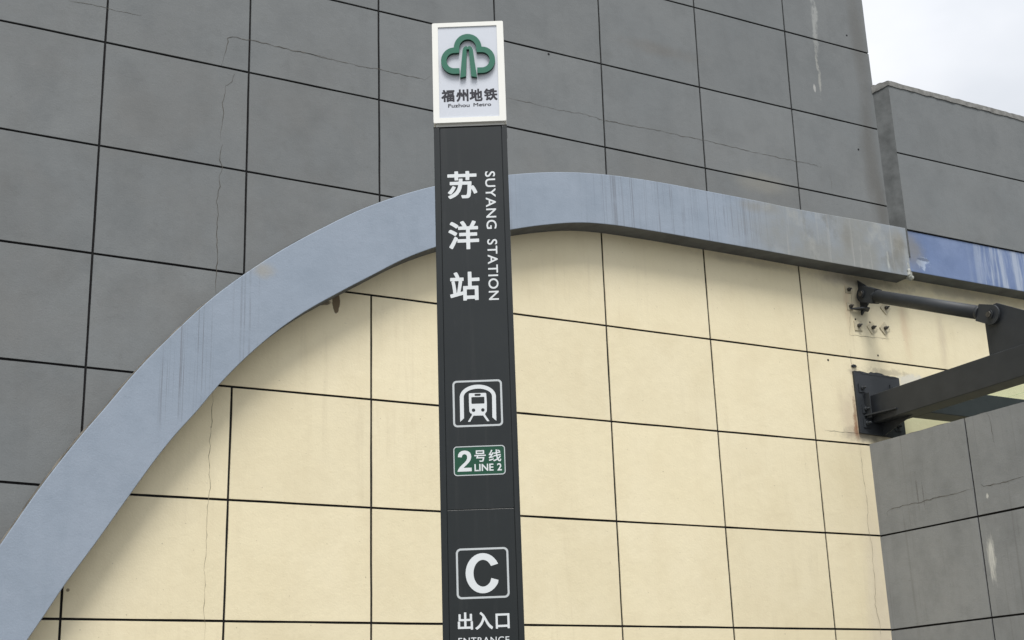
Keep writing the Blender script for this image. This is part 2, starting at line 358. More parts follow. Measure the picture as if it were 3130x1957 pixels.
# joint lines fitted to where the joints really run (each slightly out of true)
Gp = {'c': {1: [(328, 0), (322.7, 125.9), (304.2, 445.4), (284.3, 774.1), (262.5, 1123.6), (248.1, 1323.6)], 2: [(766, 0), (760.6, 222.7), (753.7, 526.4), (745.8, 839.8)], 3: [(1157, 0), (1158.8, 307.4), (1160.6, 594.9)], 5: [(1828.2, 0), (1837.5, 198.6), (1849.5, 454.4), (1854, 531)], 6: [(2119.4, 0), (2120.8, 22.2), (2138.4, 269.4), (2156, 515.3), (2161, 587)], 7: [(2390.3, 0), (2398.1, 96.3), (2419.4, 332.9), (2441.2, 575), (2448, 641)]},
      'r': {-2: [(2120.8, 22.2), (2398.1, 96.3), (2652.8, 163)], -1: [(1157.4, 31.5), (1538.9, 124), (1837.5, 198.6), (2138.4, 269.4), (2419.4, 332.9), (2674, 391.7)], 0: [(0, 58.3), (322.7, 125.9), (760.6, 222.7), (1158.8, 307.4), (1550.5, 390.7), (1849.5, 454.4), (2156, 515.3), (2441.2, 575), (2698, 622.7)], 1: [(0, 391), (304.2, 445.4), (753.7, 526.4), (1160.6, 594.9)], 2: [(0, 735.6), (284.3, 774.1), (745.8, 839.8)], 3: [(0, 1095.4), (262.5, 1123.6), (411, 1138.5)], 4: [(0, 1472.7), (126, 1482.9)]}}
Cp = {'c': {0: [(189.8, 1803), (185.2, 1894.5), (180.6, 1957)], 1: [(708.8, 1183.3), (697.2, 1530.1), (683.8, 1899.6)], 2: [(1134.9, 902.4), (1134.9, 1219.4), (1134.8, 1550), (1134.8, 1902)], 4: [(1838.8, 713), (1852, 994.7), (1869.3, 1287.5), (1885.3, 1590)], 5: [(2151.5, 764), (2170.3, 1036.4), (2193.3, 1318), (2218, 1611.6), (2243.4, 1917.6)], 6: [(2441.7, 812.9), (2466.2, 1075.7), (2493.8, 1346.7), (2523.5, 1628.8), (2553.6, 1923.2)]},
      'r': {0: [(1047, 892), (1134.9, 902.4), (1567, 957.5), (1852, 994.7), (2170.3, 1036.4), (2466.2, 1075.7), (2597, 1093), (2870, 1128)], 1: [(666, 1180), (1134.9, 1219.4), (1869.3, 1287.5), (2193.3, 1318), (2493.8, 1346.7), (2641, 1358.4)], 2: [(398, 1513), (697.2, 1530.1), (1134.8, 1550), (1885.3, 1590), (2218, 1611.6), (2523.5, 1628.8), (2687.9, 1639.9)], 3: [(130, 1893), (683.8, 1899.6), (1134.8, 1902), (2243.4, 1917.6), (2553.6, 1923.2), (2724.9, 1926)]}}
def fit(pp, Y, col):
    q = np.array([onY(*a, Y) for a in pp]); u, v = (q[:, 2], q[:, 0]) if col else (q[:, 0], q[:, 2])
    b, a = np.polyfit(u, v, 1); return float(a), float(b)
def lines(D, Y, x0, dx, c0, c1, z0, dz, r0, r1):
    cols, rows = {}, {}
    for k in range(c0, c1+1): cols[k] = fit(D['c'][k], Y, True) if k in D['c'] else (x0+dx*k, 0.0)
    for k in range(r0, r1+1): rows[k] = fit(D['r'][k], Y, False) if k in D['r'] else (z0-dz*k, 0.0)
    return cols, rows
def meet(c, r):                                   # x = a+b z ; z = p+q x
    a, b = c; p, q = r; x = (a+b*p)/(1-b*q); return (x, p+q*x)
gc, gr_ = lines(Gp, YG, .7247, 1.1896, -6, 7, 5.531+EYE, .9093, -5, 8)
gc[8] = (10.31, 0.0); gc[-7] = (WALLX0, 0.0)
cc, cr2 = lines(Cp, YC, 1.8656, 1.1896, -4, 6, 3.727+EYE, .9093, -1, 6)
cc[7] = (9.86+.3, 0.0)
cc[8] = (13.9, 0.0)
J = .0095                                         # half joint
def cell_poly(c0, c1, r0, r1):
    """ring of a cell shrunk by half a joint; r0 is the upper line"""
    sh = lambda l, d: (l[0]+d, l[1])
    L0, L1, T, B = sh(c0, J), sh(c1, -J), sh(r0, -J), sh(r1, J)
    return [meet(L0, B), meet(L1, B), meet(L1, T), meet(L0, T)]
def panels(region, cols, rows, Y, th, mat, parent, skip=lambda r, c: False, merge=None):
    ks = sorted(cols); rs = sorted(rows)
    for r0, r1 in zip(rs, rs[1:]):
        use = [k for k in ks if not skip(r0, k)]
        for c0, c1 in zip(use, use[1:]):
            p = clip(region, cell_poly(cols[c0], cols[c1], rows[r0], rows[r1]))
            if len(p) < 3 or abs(area(p)) < .004: continue
            # thin out arch samples already fine enough; wobble the straight cuts
            p = wobble(p) if len(p) < 8 else p
            prism('wall_panel', P3(p, Y+random.uniform(-.0006, .0006)), (0, th, 0), mat, parent)
panels(grey_region, gc, gr_, YG, .0118, GREY, up_w)
cr2[-1] = (6.5, 0.0)
# the two left-hand vertical joints stop at the first horizontal joint they meet; right of the last one there is none
panels(cream_region, cc, cr2, YC, .0098, CREAM, lo_w, skip=lambda r, k: (k == 1 and r < 1) or (k == 2 and r < 0) or (k == 0 and r < 2) or k in (7,) or (k == 3 and r < -5))

# arch band -------------------------------------------------------
v = []; BK = YC+.0085
for (x, z) in ext: v.append((x, YB, z))
for (x, z) in itr: v.append((x, YB, z))
for (x, z) in ext: v.append((x, BK, z))
for (x, z) in itr: v.append((x, BK, z))
f = []
for i in range(NB-1):
    f += [[i, i+1, NB+i+1, NB+i], [2*NB+i, 3*NB+i, 3*NB+i+1, 2*NB+i+1], [i, 2*NB+i, 2*NB+i+1, i+1], [NB+i, NB+i+1, 3*NB+i+1, 3*NB+i]]
f += [[0, NB, 3*NB, 2*NB], [NB-1, 3*NB-1, 4*NB-1, 2*NB-1]]
band = mesh('arch_band', v, f, BAND, bld); bevel(band, .006, 2, 50)
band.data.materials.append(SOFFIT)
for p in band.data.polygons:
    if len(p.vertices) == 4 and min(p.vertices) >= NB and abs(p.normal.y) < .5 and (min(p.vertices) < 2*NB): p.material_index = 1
# pale chipped arris along the top of the band
v = []; f = []; Q = []
for i, (x, z) in enumerate(ext):
    j = (ext[min(i+1, NB-1)][0]-ext[max(i-1, 0)][0], ext[min(i+1, NB-1)][1]-ext[max(i-1, 0)][1]); l_ = math.hypot(*j); n = (-j[1]/l_, j[0]/l_)
    h = .010+random.uniform(-.004, .005)
    v += [(x+n[0]*h, YG-.012, z+n[1]*h), (x+n[0]*h*.2, YB+.018+random.uniform(-.006, .006), z+n[1]*(h*.5)), (x-n[0]*.012, YB+.02, z-n[1]*.012), (x-n[0]*.012, YG, z-n[1]*.012)]
for i in range(NB-1):
    for k in range(4): f.append([4*i+k, 4*i+(k+1) % 4, 4*i+4+(k+1) % 4, 4*i+4+k])
mesh('mortar_fillet', v, f, FILLET, bld)

# lumps of broken mortar at the end of the band
def lump(name, c, r, mat, parent, seed):
    rr = random.Random(seed); bm = bmesh.new(); bmesh.ops.create_icosphere(bm, subdivisions=2, radius=1)
    for q in bm.verts:
        s = 1+rr.uniform(-.28, .28); q.co = Vector((c[0]+q.co.x*r[0]*s, c[1]+q.co.y*r[1]*s, c[2]+q.co.z*r[2]*s))
    me = bpy.data.meshes.new(name); bm.to_mesh(me); bm.free(); return link(name, me, mat, parent)
lump('broken_mortar', (10.355, YB+.01, 4.715+EYE), (.035, .03, .05), CHIP, bld, 1)
lump('broken_mortar', (10.37, YB+.02, 4.665+EYE), (.04, .04, .03), CHIP, bld, 2)
lump('broken_mortar', (10.36, YB+.015, 4.80+EYE), (.022, .02, .04), CHIP, bld, 3)

# parapet block right of the step ---------------------------------
par = prism('parapet', [(10.295, YG+.02, 5.21+EYE), (10.405, YP+.014, 5.21+EYE), (13.9, YP+.014, 5.21+EYE), (13.9, 10.7, 5.21+EYE), (10.295, 10.7, 5.21+EYE)], (0, 0, 1.75), BLACK, bld)
a0 = onY(2746.4, 467.5, YP); a1 = onY(3130, 555, YP)
zj = lambda x: a0[2]+(a1[2]-a0[2])/(a1[0]-a0[0])*(x-a0[0])
zt = 6.965+EYE; zb = 5.215+EYE; XC = 10.40
prism('wall_panel', wv := P3([(XC, zj(XC)+J), (13.9, zj(13.9)+J), (13.9, zt), (XC, zt)], YP), (0, .0138, 0), GREY, par)
prism('wall_panel', P3([(XC, zb+.006), (13.9, zb+.006), (13.9, zj(13.9)-J), (XC, zj(XC)-J)], YP), (0, .0138, 0), GREY, par)
SOF = 0
bl = prism('blue_band', P3([(XE-.02, 4.735+EYE), (13.9, 4.735+EYE), (13.9, zb-.006), (XE-.02, zb-.006)], YP+.014), (0, .30, 0), BLUE, bld, .008)
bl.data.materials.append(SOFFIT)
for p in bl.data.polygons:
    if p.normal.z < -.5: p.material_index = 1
# splayed cheek between the tall wall and the block
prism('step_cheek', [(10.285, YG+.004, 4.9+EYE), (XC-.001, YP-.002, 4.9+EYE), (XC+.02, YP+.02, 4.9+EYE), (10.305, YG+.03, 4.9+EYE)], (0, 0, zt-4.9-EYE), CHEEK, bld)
# rough coping on the block
v = []; f = []; n = 60
for i in range(n+1):
    x = 10.39+(13.9-10.39)*i/n; h = zt+.035+random.uniform(-.004, .005)
    v += [(x, YP-.010+random.uniform(-.003, .003), zt-.028+random.uniform(-.006, .006)), (x, YP-.004, h), (x, 10.7, h), (x, 10.7, zt)]
for i in range(n):
    for k in range(4): f.append([4*i+k, 4*i+(k+1) % 4, 4*i+4+(k+1) % 4, 4*i+4+k])
f += [[0, 1, 2, 3], [4*n, 4*n+1, 4*n+2, 4*n+3]]
mesh('coping', v, f, MORTAR, bld)
v = []; f = []; n = 8
for i in range(n+1):
    t = i/n; x = 10.272+(10.402-10.272)*t; y = YG-.004+(YP-.012-YG)*t; z0 = zt-.09+.07*t; h = zt+.0+.035*t+random.uniform(-.008, .010)
    v += [(x, y, z0+random.uniform(-.004, .004)), (x, y, h), (x+.03, y+.2, h), (x+.03, y+.2, z0)]
for i in range(n):
    for k in range(4): f.append([4*i+k, 4*i+(k+1) % 4, 4*i+4+(k+1) % 4, 4*i+4+k])
f += [[0, 1, 2, 3], [4*n, 4*n+1, 4*n+2, 4*n+3]]
mesh('coping', v, f, MORTAR, bld)

# cracks ------------------------------------------------------------
def ribbon(name, pts, wd, n, mat, parent, seed=0):
    """thin jagged strip lying on a wall; pts are 3-D, n the wall's outward normal"""
    rr = random.Random(seed); P = []
    for a, b in zip(pts, pts[1:]):
        a, b = np.array(a), np.array(b); L_ = np.linalg.norm(b-a); k = max(1, int(L_/.035)); d = (b-a)/L_; s = np.cross(d, n)
        for i in range(k):
            P.append(a+(b-a)*i/k+s*rr.uniform(-.006, .006))
    P.append(np.array(pts[-1])); v = []; f = []
    for i, p in enumerate(P):
        d = P[min(i+1, len(P)-1)]-P[max(i-1, 0)]; d = d/np.linalg.norm(d); s = np.cross(d, n)
        h = wd*.5*rr.uniform(.35, 1.3)*min(1, .2+i/4, .2+(len(P)-1-i)/4); v += [p+s*h, p-s*h]
    for i in range(len(P)-1): f.append([2*i, 2*i+1, 2*i+3, 2*i+2])
    return mesh(name, v, f, mat, parent)
def zm(pts, ox, oy, s=2.16): return [(ox+x/s, oy+y/s) for x, y in pts]
NF = np.array([0, -1.0, 0])
gcr = [zm([(450, 0), (520, 18), (610, 30), (700, 52), (800, 78), (880, 92), (940, 105)], 0, 0),
       zm([(2160, 382), (2060, 358), (1900, 325), (1760, 288), (1660, 268), (1560, 245), (1500, 252), (1505, 275), (1480, 360), (1472, 400), (1462, 430)], 0, 0),
       zm([(1555, 490), (1530, 535), (1490, 570), (1490, 610), (1468, 680), (1478, 740), (1470, 775), (1460, 880), (1455, 920)], 0, 0),
       zm([(1470, 950), (1455, 1000), (1452, 1060), (1465, 1100), (1445, 1190), (1452, 1230), (1432, 1330), (1440, 1390), (1435, 1500)], 0, 0)+zm([(1430, 180), (1437, 250), (1432, 330), (1430, 420), (1425, 500), (1428, 545)], 0, 650),
       zm([(0, 335), (110, 360), (200, 380), (330, 415), (450, 438), (560, 458), (640, 475), (740, 500), (860, 525), (895, 500)], 900, 0),
       zm([(1405, 645), (1480, 660), (1600, 690), (1750, 730), (1900, 750), (2040, 795), (2160, 810)], 900, 0),
       zm([(100, 795), (280, 830), (480, 865), (620, 900), (760, 925), (930, 965), (1060, 1000), (1180, 1025), (1330, 1058), (1450, 1080), (1540, 1105)], 1800, 0),
       zm([(1580, 1150), (1600, 1190), (1605, 1280)], 1800, 0)]
gw = [.003, .005, .005, .005, .0045, .003, .0042, .003]
for i, (c, wd) in enumerate(zip(gcr, gw)): ribbon('crack', [onY(x, y, YG-.0016) for x, y in c], wd, NF, CRACK, up_w, i)
ccr = [zm([(1405, 1180), (1410, 1250), (1395, 1320), (1405, 1380), (1392, 1420)], 0, 650)+zm([(1392, 100), (1385, 230), (1380, 330), (1385, 450), (1390, 510), (1372, 600), (1362, 700), (1365, 820), (1355, 960), (1350, 1050), (1352, 1180), (1345, 1300), (1355, 1450), (1350, 1512)], 0, 1257),
       zm([(1080, 250), (1100, 450), (1125, 600), (1130, 740), (1135, 800), (1160, 900), (1160, 990), (1175, 1100), (1178, 1280), (1210, 1400), (1215, 1512)], 2130, 1257)]
for i, c in enumerate(ccr): ribbon('crack', [onY(x, y, YC-.0016) for x, y in c], .004, NF, CRACKC, lo_w, 20+i)
# scoring line of the patched render round the anchors
ribbon('patch_edge', [onY(x, y, YC-.0016) for x, y in [(2605, 880), (2599, 960), (2597, 1024), (2660, 1031), (2727, 1036)]], .004, NF, CRACKC, lo_w, 31)
ribbon('patch_edge', [onY(x, y, YC-.0016) for x, y in [(2596, 1068), (2600, 1092), (2606, 1130)]], .005, NF, CRACK, lo_w, 32)
ribbon('crack', [onY(x, y, YC-.0016) for x, y in [(2520, 1315), (2560, 1319), (2628, 1325)]], .004, NF, CRACK, lo_w, 33)

# anchors left in the wall -----------------------------------------
def anchor(px, py, rot, parent):
    x, _, z = onY(px, py, YC); s = .052; c_, s_ = math.cos(rot), math.sin(rot)
    q = [(x+c_*a-s_*b, YC-.010, z+s_*a+c_*b) for a, b in ((-s, -s), (s, -s), (s, s), (-s, s))]
    t = prism('washer_plate', q, (0, .009, 0), PATCHM, parent, .001)
    d = Vector((.02, -1, .05)).normalized(); a = Vector((x, YC-.010, z))
    tube('anchor_bolt', a, a+d*.055, .009, GALV, t, 10); tube('nut', a, a+d*.028, .020, GALV, t, 6)
for px, py, rot in ((2705, 943, .8), (2622, 997, .03), (2665, 1003, .65), (2703, 1005, .75)): anchor(px, py, rot, lo_w)
for px, py in ((2614.6, 976.5), (2659, 986), (2705, 993), (2683.5, 1087)):
    x, _, z = onY(px, py, YC); tube('drill_hole', (x, YC-.0015, z), (x, YC+.004, z), .011, BLACK, lo_w, 12)
for px, py, Y, par_ in ((2588, 108.8, YG, up_w), (2624, 457.4, YG, up_w), (1677, 166, YG, up_w), (207.4, 1804, YC, lo_w), (2531, 1101, YC, lo_w)):
    x, _, z = onY(px, py, Y); tube('drill_hole', (x, Y-.0015, z), (x, Y+.004, z), .012, BLACK if px != 207.4 else CRACKC, par_, 10)

# ------------------------------------------------------------------ wing wall
TH = .04807; wx0, wy0 = 9.718, YC
wd_ = np.array([math.sin(TH), -math.cos(TH), 0]); wn = np.array([-math.cos(TH), -math.sin(TH), 0])
def onW(x, y):
    d = ray(x, y); c = np.array([wx0, wy0, 0]); q = d*(wn@c)/(wn@d); return (float((q-c)@wd_), float(q[2])+EYE)
def W3(s, z, o=0.0): return tuple(np.array([wx0, wy0, 0])+wd_*s+wn*o+np.array([0, 0, z]))
wing = empty('wing_wall', (9.8, 8.5, 0), 'low grey rendered side wall meeting the cream wall at lower right, under the steel beam', 'wall')
ztop = 2.842+EYE; SL = 5.6
core = prism('wall_core', [W3(-.0, 0, -.012), W3(SL, 0, -.012), W3(SL, ztop-.03, -.012), W3(0, ztop-.03, -.012)], tuple(-wn*.2), BLACK, wing)
def wfit(pp, col):
    q = np.array([onW(*a) for a in pp]); u, v_ = (q[:, 1], q[:, 0]) if col else (q[:, 0], q[:, 1])
    b, a = np.polyfit(u, v_, 1); return float(a), float(b)
wc1 = wfit([(2947, 1282.5), (2989.7, 1578.3), (3030.9, 1889.4)], True)
wr2 = wfit([(2687.9, 1639.9), (2989.7, 1578.3), (3129, 1550.5)], False); wr3 = wfit([(2724.9, 1926), (3030.9, 1889.4), (3129, 1875.5)], False)
wcols = [(-.05, 0.0), wc1]+[(wc1[0]+1.2*k, 0.0) for k in (1, 2, 3)]+[(SL+J, 0.0)]
wrows = [(ztop+J, 0.0), wr2, wr3]+[(wr3[0]-.91*k, 0.0) for k in (1, 2)]+[(-.02, 0.0)]
wreg = [(.0, 0), (SL, 0), (SL, ztop), (.0, ztop)]
for r0, r1 in zip(wrows, wrows[1:]):
    for c0, c1 in zip(wcols, wcols[1:]):
        if r0[0]-r1[0] < .1: continue
        p = clip(wreg, cell_poly(c0, c1, r0, r1))
        if len(p) < 3 or area(p) < .01: continue
        p = wobble(p); prism('wall_panel', [W3(s, z) for s, z in p], tuple(-wn*.0118), WING, wing)
v = []; f = []; n = 50
for i in range(n+1):
    s = SL*i/n; h = ztop+random.uniform(-.004, .005)
    v += [W3(s, ztop-.032, -.0125), W3(s, h, -.001+random.uniform(-.002, .002)), W3(s, h, -.21), W3(s, ztop-.032, -.212)]
for i in range(n):
    for k in range(4): f.append([4*i+k, 4*i+(k+1) % 4, 4*i+4+(k+1) % 4, 4*i+4+k])
f += [[0, 1, 2, 3], [4*n, 4*n+1, 4*n+2, 4*n+3]]
mesh('wall_top', v, f, MORTAR, wing)
for i, (c, wd) in enumerate([(zm([(1262, 690), (1255, 670), (1275, 650), (1340, 630), (1480, 600), (1600, 565), (1720, 540), (1830, 510)], 2130, 1257), .005), (zm([(1870, 480), (1895, 498), (2020, 470), (2158, 430)], 2130, 1257), .006), (zm([(1915, 8), (1940, 70), (1955, 160), (1970, 250)], 2130, 1257), .005)]):
    ribbon('crack', [W3(*onW(x, y), .0016) for x, y in c], wd, wn, CRACK, wing, 50+i)

# ------------------------------------------------------------------ entrance canopy
can = empty('entrance_canopy', (9.9, 9.5, 3.2+EYE), 'dark steel canopy beam with tie rod and glass, bolted to the cream wall', 'canopy')
E0 = EYE
BX0, BX1, BZ0, BZ1 = 9.765, 10.005, 3.062+E0, 3.350+E0
beam = box('main_beam', BX0, BX1, 6.3, 10.055, BZ0, BZ1, STEEL, can, .008)
pl = prism('base_plate', [(9.592, YC-.028, 2.945+E0), (10.215, YC-.028, 2.925+E0), (10.215, YC-.028, 3.583+E0), (9.592, YC-.028, 3.60+E0)], (0, .0265, 0), STEEL, can, .003)
def bolt(x, z, Y, parent, ln=.07, r=.011):
    a = Vector((x, Y, z)); tube('anchor_bolt', a, a+Vector((0, -ln, 0)), r, STEEL, parent, 10); tube('nut', a, a+Vector((0, -.03, 0)), r*2.1, STEEL, parent, 6)
    box('washer_plate', x-.045, x+.045, Y-.010, Y, z-.045, z+.045, STEEL, parent)
for x, z in ((9.675, 3.42+E0), (10.11, 3.45+E0), (9.685, 3.05+E0), (9.69, 3.20+E0), (10.11, 3.05+E0)): bolt(x, z, YC-.028, pl)
# gussets that stiffen the beam at its foot
prism('stiffener', [(BX0-.10, 10.06, 3.125+E0), (BX0+.005, 10.06, 3.125+E0), (BX0+.005, 9.70, 3.125+E0), (BX0-.02, 9.70, 3.125+E0)], (0, 0, .014), STEEL, can, .001)
prism('stiffener', [(BX0-.075, 10.06, 3.36+E0), (BX0-.075, 9.985, 3.36+E0), (BX0-.075, 9.985, 3.10+E0), (BX0-.075, 10.06, 3.10+E0)], (.012, 0, 0), STEEL, can, .001)
prism('haunch', [(9.885, 10.06, BZ0), (9.885, 9.62, BZ0), (9.885, 10.06, BZ0-.13)], (.014, 0, 0), STEEL, can)
# spatter of paint above the plate
ribbon('weld_bead', [(9.60, YC-.031, 3.597+E0), (9.9, YC-.031, 3.587+E0), (10.2, YC-.031, 3.58+E0)], .03, NF, STEEL, can, 71)
lump('sealant_blob', (9.625, YC-.006, 3.66+E0), (.04, .012, .018), STEEL, can, 9)
# gusset standing on the beam, tie rod up to the wall
GX = 9.795
def onX(px, py, X):
    d = ray(px, py); q = d*X/d[0]; return (X, float(q[1]), float(q[2])+EYE)
pin1 = onX(2640, 900.4, GX-.02); pin2 = onX(3033.6, 962.9, GX-.02)
pin1 = (pin1[0], pin1[1]-.005, pin1[2])
gp = [onX(*q, GX) for q in ((3024.6, 1088), (3010, 985), (3018, 962), (3026, 945), (3036, 930), (3046, 926))]
dz = (onX(3130, 948.6, GX)[2]-gp[-1][2])/(onX(3130, 948.6, GX)[1]-gp[-1][1])
ye = gp[-1][1]+(BZ1+.05-gp[-1][2])/dz; gp += [(GX, ye, BZ1+.05), (GX, ye, BZ1-.01)]
gp[0] = (GX, gp[0][1], BZ1-.01)
prism('gusset_plate', gp, (.022, 0, 0), STEEL, can, .002)
a, b = Vector(pin1), Vector(pin2); dr = (b-a).normalized()
tube('tie_rod', a+dr*.155+Vector((.03, 0, 0)), b-dr*.17+Vector((.03, 0, 0)), .067, STEEL, can, 32)
tube('end_collar', a+dr*.115+Vector((.03, 0, 0)), a+dr*.17+Vector((.03, 0, 0)), .052, STEEL, can, 24, .071)
tube('end_collar', b-dr*.20+Vector((.03, 0, 0)), b-dr*.165+Vector((.03, 0, 0)), .073, STEEL, can, 24)
def lug(c, sgn, x0, th, R_, name):
    """round-nosed plate in the plane X = const from the rod end to the pin"""
    up = Vector((0, -dr.z, dr.y)); up = up if up.z > 0 else -up; P = []
    for i in range(17):
        t = math.radians(-90+180*i/16); q = c+dr*(-sgn)*0+(-dr*sgn)*(R_*math.cos(t))+up*(R_*math.sin(t)); P.append((x0, q.y, q.z))
    for s in (1, -1):
        q = c+dr*sgn*.17+up*(R_*.85*s); P.append((x0, q.y, q.z))
    return prism(name, P, (th, 0, 0), STEEL, can, .002)
lug(a, 1, pin1[0]-.025, .022, .088, 'clevis_plate'); lug(a, 1, pin1[0]+.055, .02, .088, 'clevis_plate')
lug(b, -1, GX-.044, .022, .095, 'clevis_plate'); lug(b, -1, GX+.045, .022, .095, 'clevis_plate')
for p, nm in ((a, GX-.06), (b, GX-.065)):
    q = Vector((nm-.012, p.y, p.z)); tube('pin', q, q+Vector((.15, 0, 0)), .022, STEEL, can, 16); tube('pin_head', q-Vector((.004, 0, 0)), q+Vector((.010, 0, 0)), .030, GALV, can, 6)
    tube('pin_washer', q+Vector((.008, 0, 0)), q+Vector((.016, 0, 0)), .042, STEEL, can, 20)
# wall bracket of the rod: fin and its splayed cheeks
bz = pin1[2]
prism('bracket_fin', [(pin1[0]+.018, YC-.018, bz+.19), (pin1[0]+.018, YC-.018, bz-.20), (pin1[0]+.018, a.y-.04, bz-.085), (pin1[0]+.018, a.y-.07, bz), (pin1[0]+.018, a.y-.04, bz+.075)], (.022, 0, 0), STEEL, can, .002)
for zz in (bz-.15,):
    prism('stiffener', [(9.65, YC-.019, zz), (9.90, YC-.019, zz), (pin1[0]+.06, a.y, zz+(.0)), (pin1[0]-.0, a.y, zz)], (0, 0, .014), STEEL, can)
for x, z in ((9.665, bz+.07), (9.665, bz-.115)):
    t_ = box('washer_plate', x-.04, x+.04, YC-.008, YC-.001, z-.04, z+.04, PATCHM, can); q_ = Vector((x, YC-.008, z)); tube('anchor_bolt', q_, q_+Vector((0, -.05, 0)), .009, GALV, t_, 10); tube('nut', q_, q_+Vector((0, -.025, 0)), .02, GALV, t_, 6)
# cross beam running behind, parallel to the wall, and the glass it carries
box('cross_beam', BX1-.002, 13.6, 9.50, 9.74, BZ0+.001, 3.325+E0, STEEL, can, .006)
box('cross_beam', BX1-.002, 13.6, 7.35, 7.50, BZ0+.001, 3.25+E0, STEEL, can, .006)
for x in (12.6,): box('main_beam', x, x+.24, 6.3, 10.055, BZ0, BZ1, STEEL, can, .008)
for k in range(2):
    box('glass_pane', 10.02+1.28*k, 11.28+1.28*k, 7.55, 10.05, BZ1+.012, BZ1+.024, GLASS, can)

# ------------------------------------------------------------------ sign pylon
th = math.radians(-29.5); c = ray(1440, 700); c = c/math.hypot(c[0], c[1])*6.75
EU = np.array([math.cos(th), math.sin(th), 0]); NS = np.array([math.sin(th), -math.cos(th), 0])
def hit(x, y):
    q = ray(x, y); return q*(NS@c)/(NS@q)
PL = hit(1325.7, 391.2)
O = np.array([PL[0], PL[1], 0.0])
def uv(x, y):
    h = hit(x, y); return (float((h-O)@EU), float(h[2])+EYE)
def S3(u, v, d=0.0): return tuple(O+EU*u+NS*d+np.array([0, 0, v]))
W_ = uv(1548.3, 383.6)[0]; ZC = (uv(1325.7, 391.2)[1]+uv(1548.3, 383.6)[1])/2
bc = S3(W_/2, 0, -.08)
py = empty('metro_sign_pylon', bc, 'tall slim charcoal metro station sign post topped by a white box with a green emblem', 'sign')
def ubox(name, u0, u1, v0, v1, d0, d1, mat, parent, bev=0):
    return prism(name, [S3(u0, v0, d1), S3(u1, v0, d1), S3(u1, v1, d1), S3(u0, v1, d1)], tuple(NS*(d0-d1)), mat, parent, bev)
DEP = .17
G0, G1 = .0345, W_-.0305                           # grooves beside the front panel
zs = uv(1450, 1557)[1]; 
ubox('cabinet', .004, W_-.004, .06, ZC-.006, -DEP, -.010, CAB, py, .004)
ubox('side_strip', 0, G0-.0022, .06, ZC, -.06, 0, CAB, py, .003)
ubox('side_strip', G1+.0022, W_, .06, ZC, -.06, 0, CAB, py, .003)
ubox('front_panel', G0, G1, zs+.001, ZC-.002, -.02, -.0015, CAB, py, .0015)
ubox('front_panel', G0, G1, .06, zs-.001, -.02, -.0015, CAB, py, .0015)
ubox('top_cap', -.001, W_+.001, ZC-.0005, ZC+.005, -DEP-.001, .001, BLACK, py, .001)
ubox('plinth', -.04, W_+.04, 0, .06, -DEP-.04, .04, CAB, py, .004)
b0 = (uv(1325.7, 376.9)[1]+uv(1547, 370.5)[1])/2; b1 = (uv(1318.6, 73.3)[1]+uv(1535.7, 65)[1])/2
ubox('neck', .012, W_-.012, ZC+.004, b0+.002, -DEP+.01, -.016, FRAMEW, py, .001)
# light box: frame with rounded corners, recessed face, emblem
def curve_mesh(name, loops, depth, d0, mat, parent, side=None):
    """filled 2-D outlines (holes allowed) in sign coordinates, standing depth off the face at d0"""
    cu = bpy.data.curves.new(name, 'CURVE'); cu.dimensions = '2D'; cu.fill_mode = 'BOTH'; cu.extrude = depth/2
    for lp in loops:
        s = cu.splines.new('POLY'); s.points.add(len(lp)-1); s.use_cyclic_u = True
        for p, q in zip(s.points, lp): p.co = (q[0], q[1], 0, 1)
    return place(name, cu, depth, d0, mat, parent, None, side)
def place(name, cu, depth, d0, mat, parent, box_=None, side=None, turn=False):
    o = bpy.data.objects.new('tmp', cu); C.objects.link(o); bpy.context.view_layer.update()
    me = bpy.data.meshes.new_from_object(o.evaluated_get(bpy.context.evaluated_depsgraph_get())); bpy.data.objects.remove(o); bpy.data.curves.remove(cu)
    co_ = np.array([tuple(q.co) for q in me.vertices])
    if turn: co_ = np.stack([co_[:, 1], -co_[:, 0], co_[:, 2]], 1)          # quarter turn clockwise
    if box_ is not None:
        lo, hi = co_.min(0), co_.max(0); u0, v0, u1, v1 = box_
        co_[:, 0] = u0+(co_[:, 0]-lo[0])/(hi[0]-lo[0])*(u1-u0); co_[:, 1] = v0+(co_[:, 1]-lo[1])/(hi[1]-lo[1])*(v1-v0)
    for q, p in zip(me.vertices, co_): q.co = S3(p[0], p[1], p[2]+depth/2+d0)
    me.name = name; o = link(name, me, mat, parent)
    bm = bmesh.new(); bm.from_mesh(me); bmesh.ops.remove_doubles(bm, verts=bm.verts, dist=1e-6); bmesh.ops.recalc_face_normals(bm, faces=bm.faces); bm.to_mesh(me); bm.free()
    for p in me.polygons: p.use_smooth = False
    if side is not None:
        me.materials.append(side)
        for p in me.polygons: p.material_index = 0 if abs(np.dot(tuple(p.normal), NS)) > .5 else 1
    return o
def rrect(u0, v0, u1, v1, r, n=8, rev=False):
    P = []
    for cx, cy, a0_ in ((u1-r, v1-r, 0), (u0+r, v1-r, 90), (u0+r, v0+r, 180), (u1-r, v0+r, 270)):
        for i in range(n+1):
            t = math.radians(a0_+90*i/n); P.append((cx+r*math.cos(t), cy+r*math.sin(t)))
    return P[::-1] if rev else P
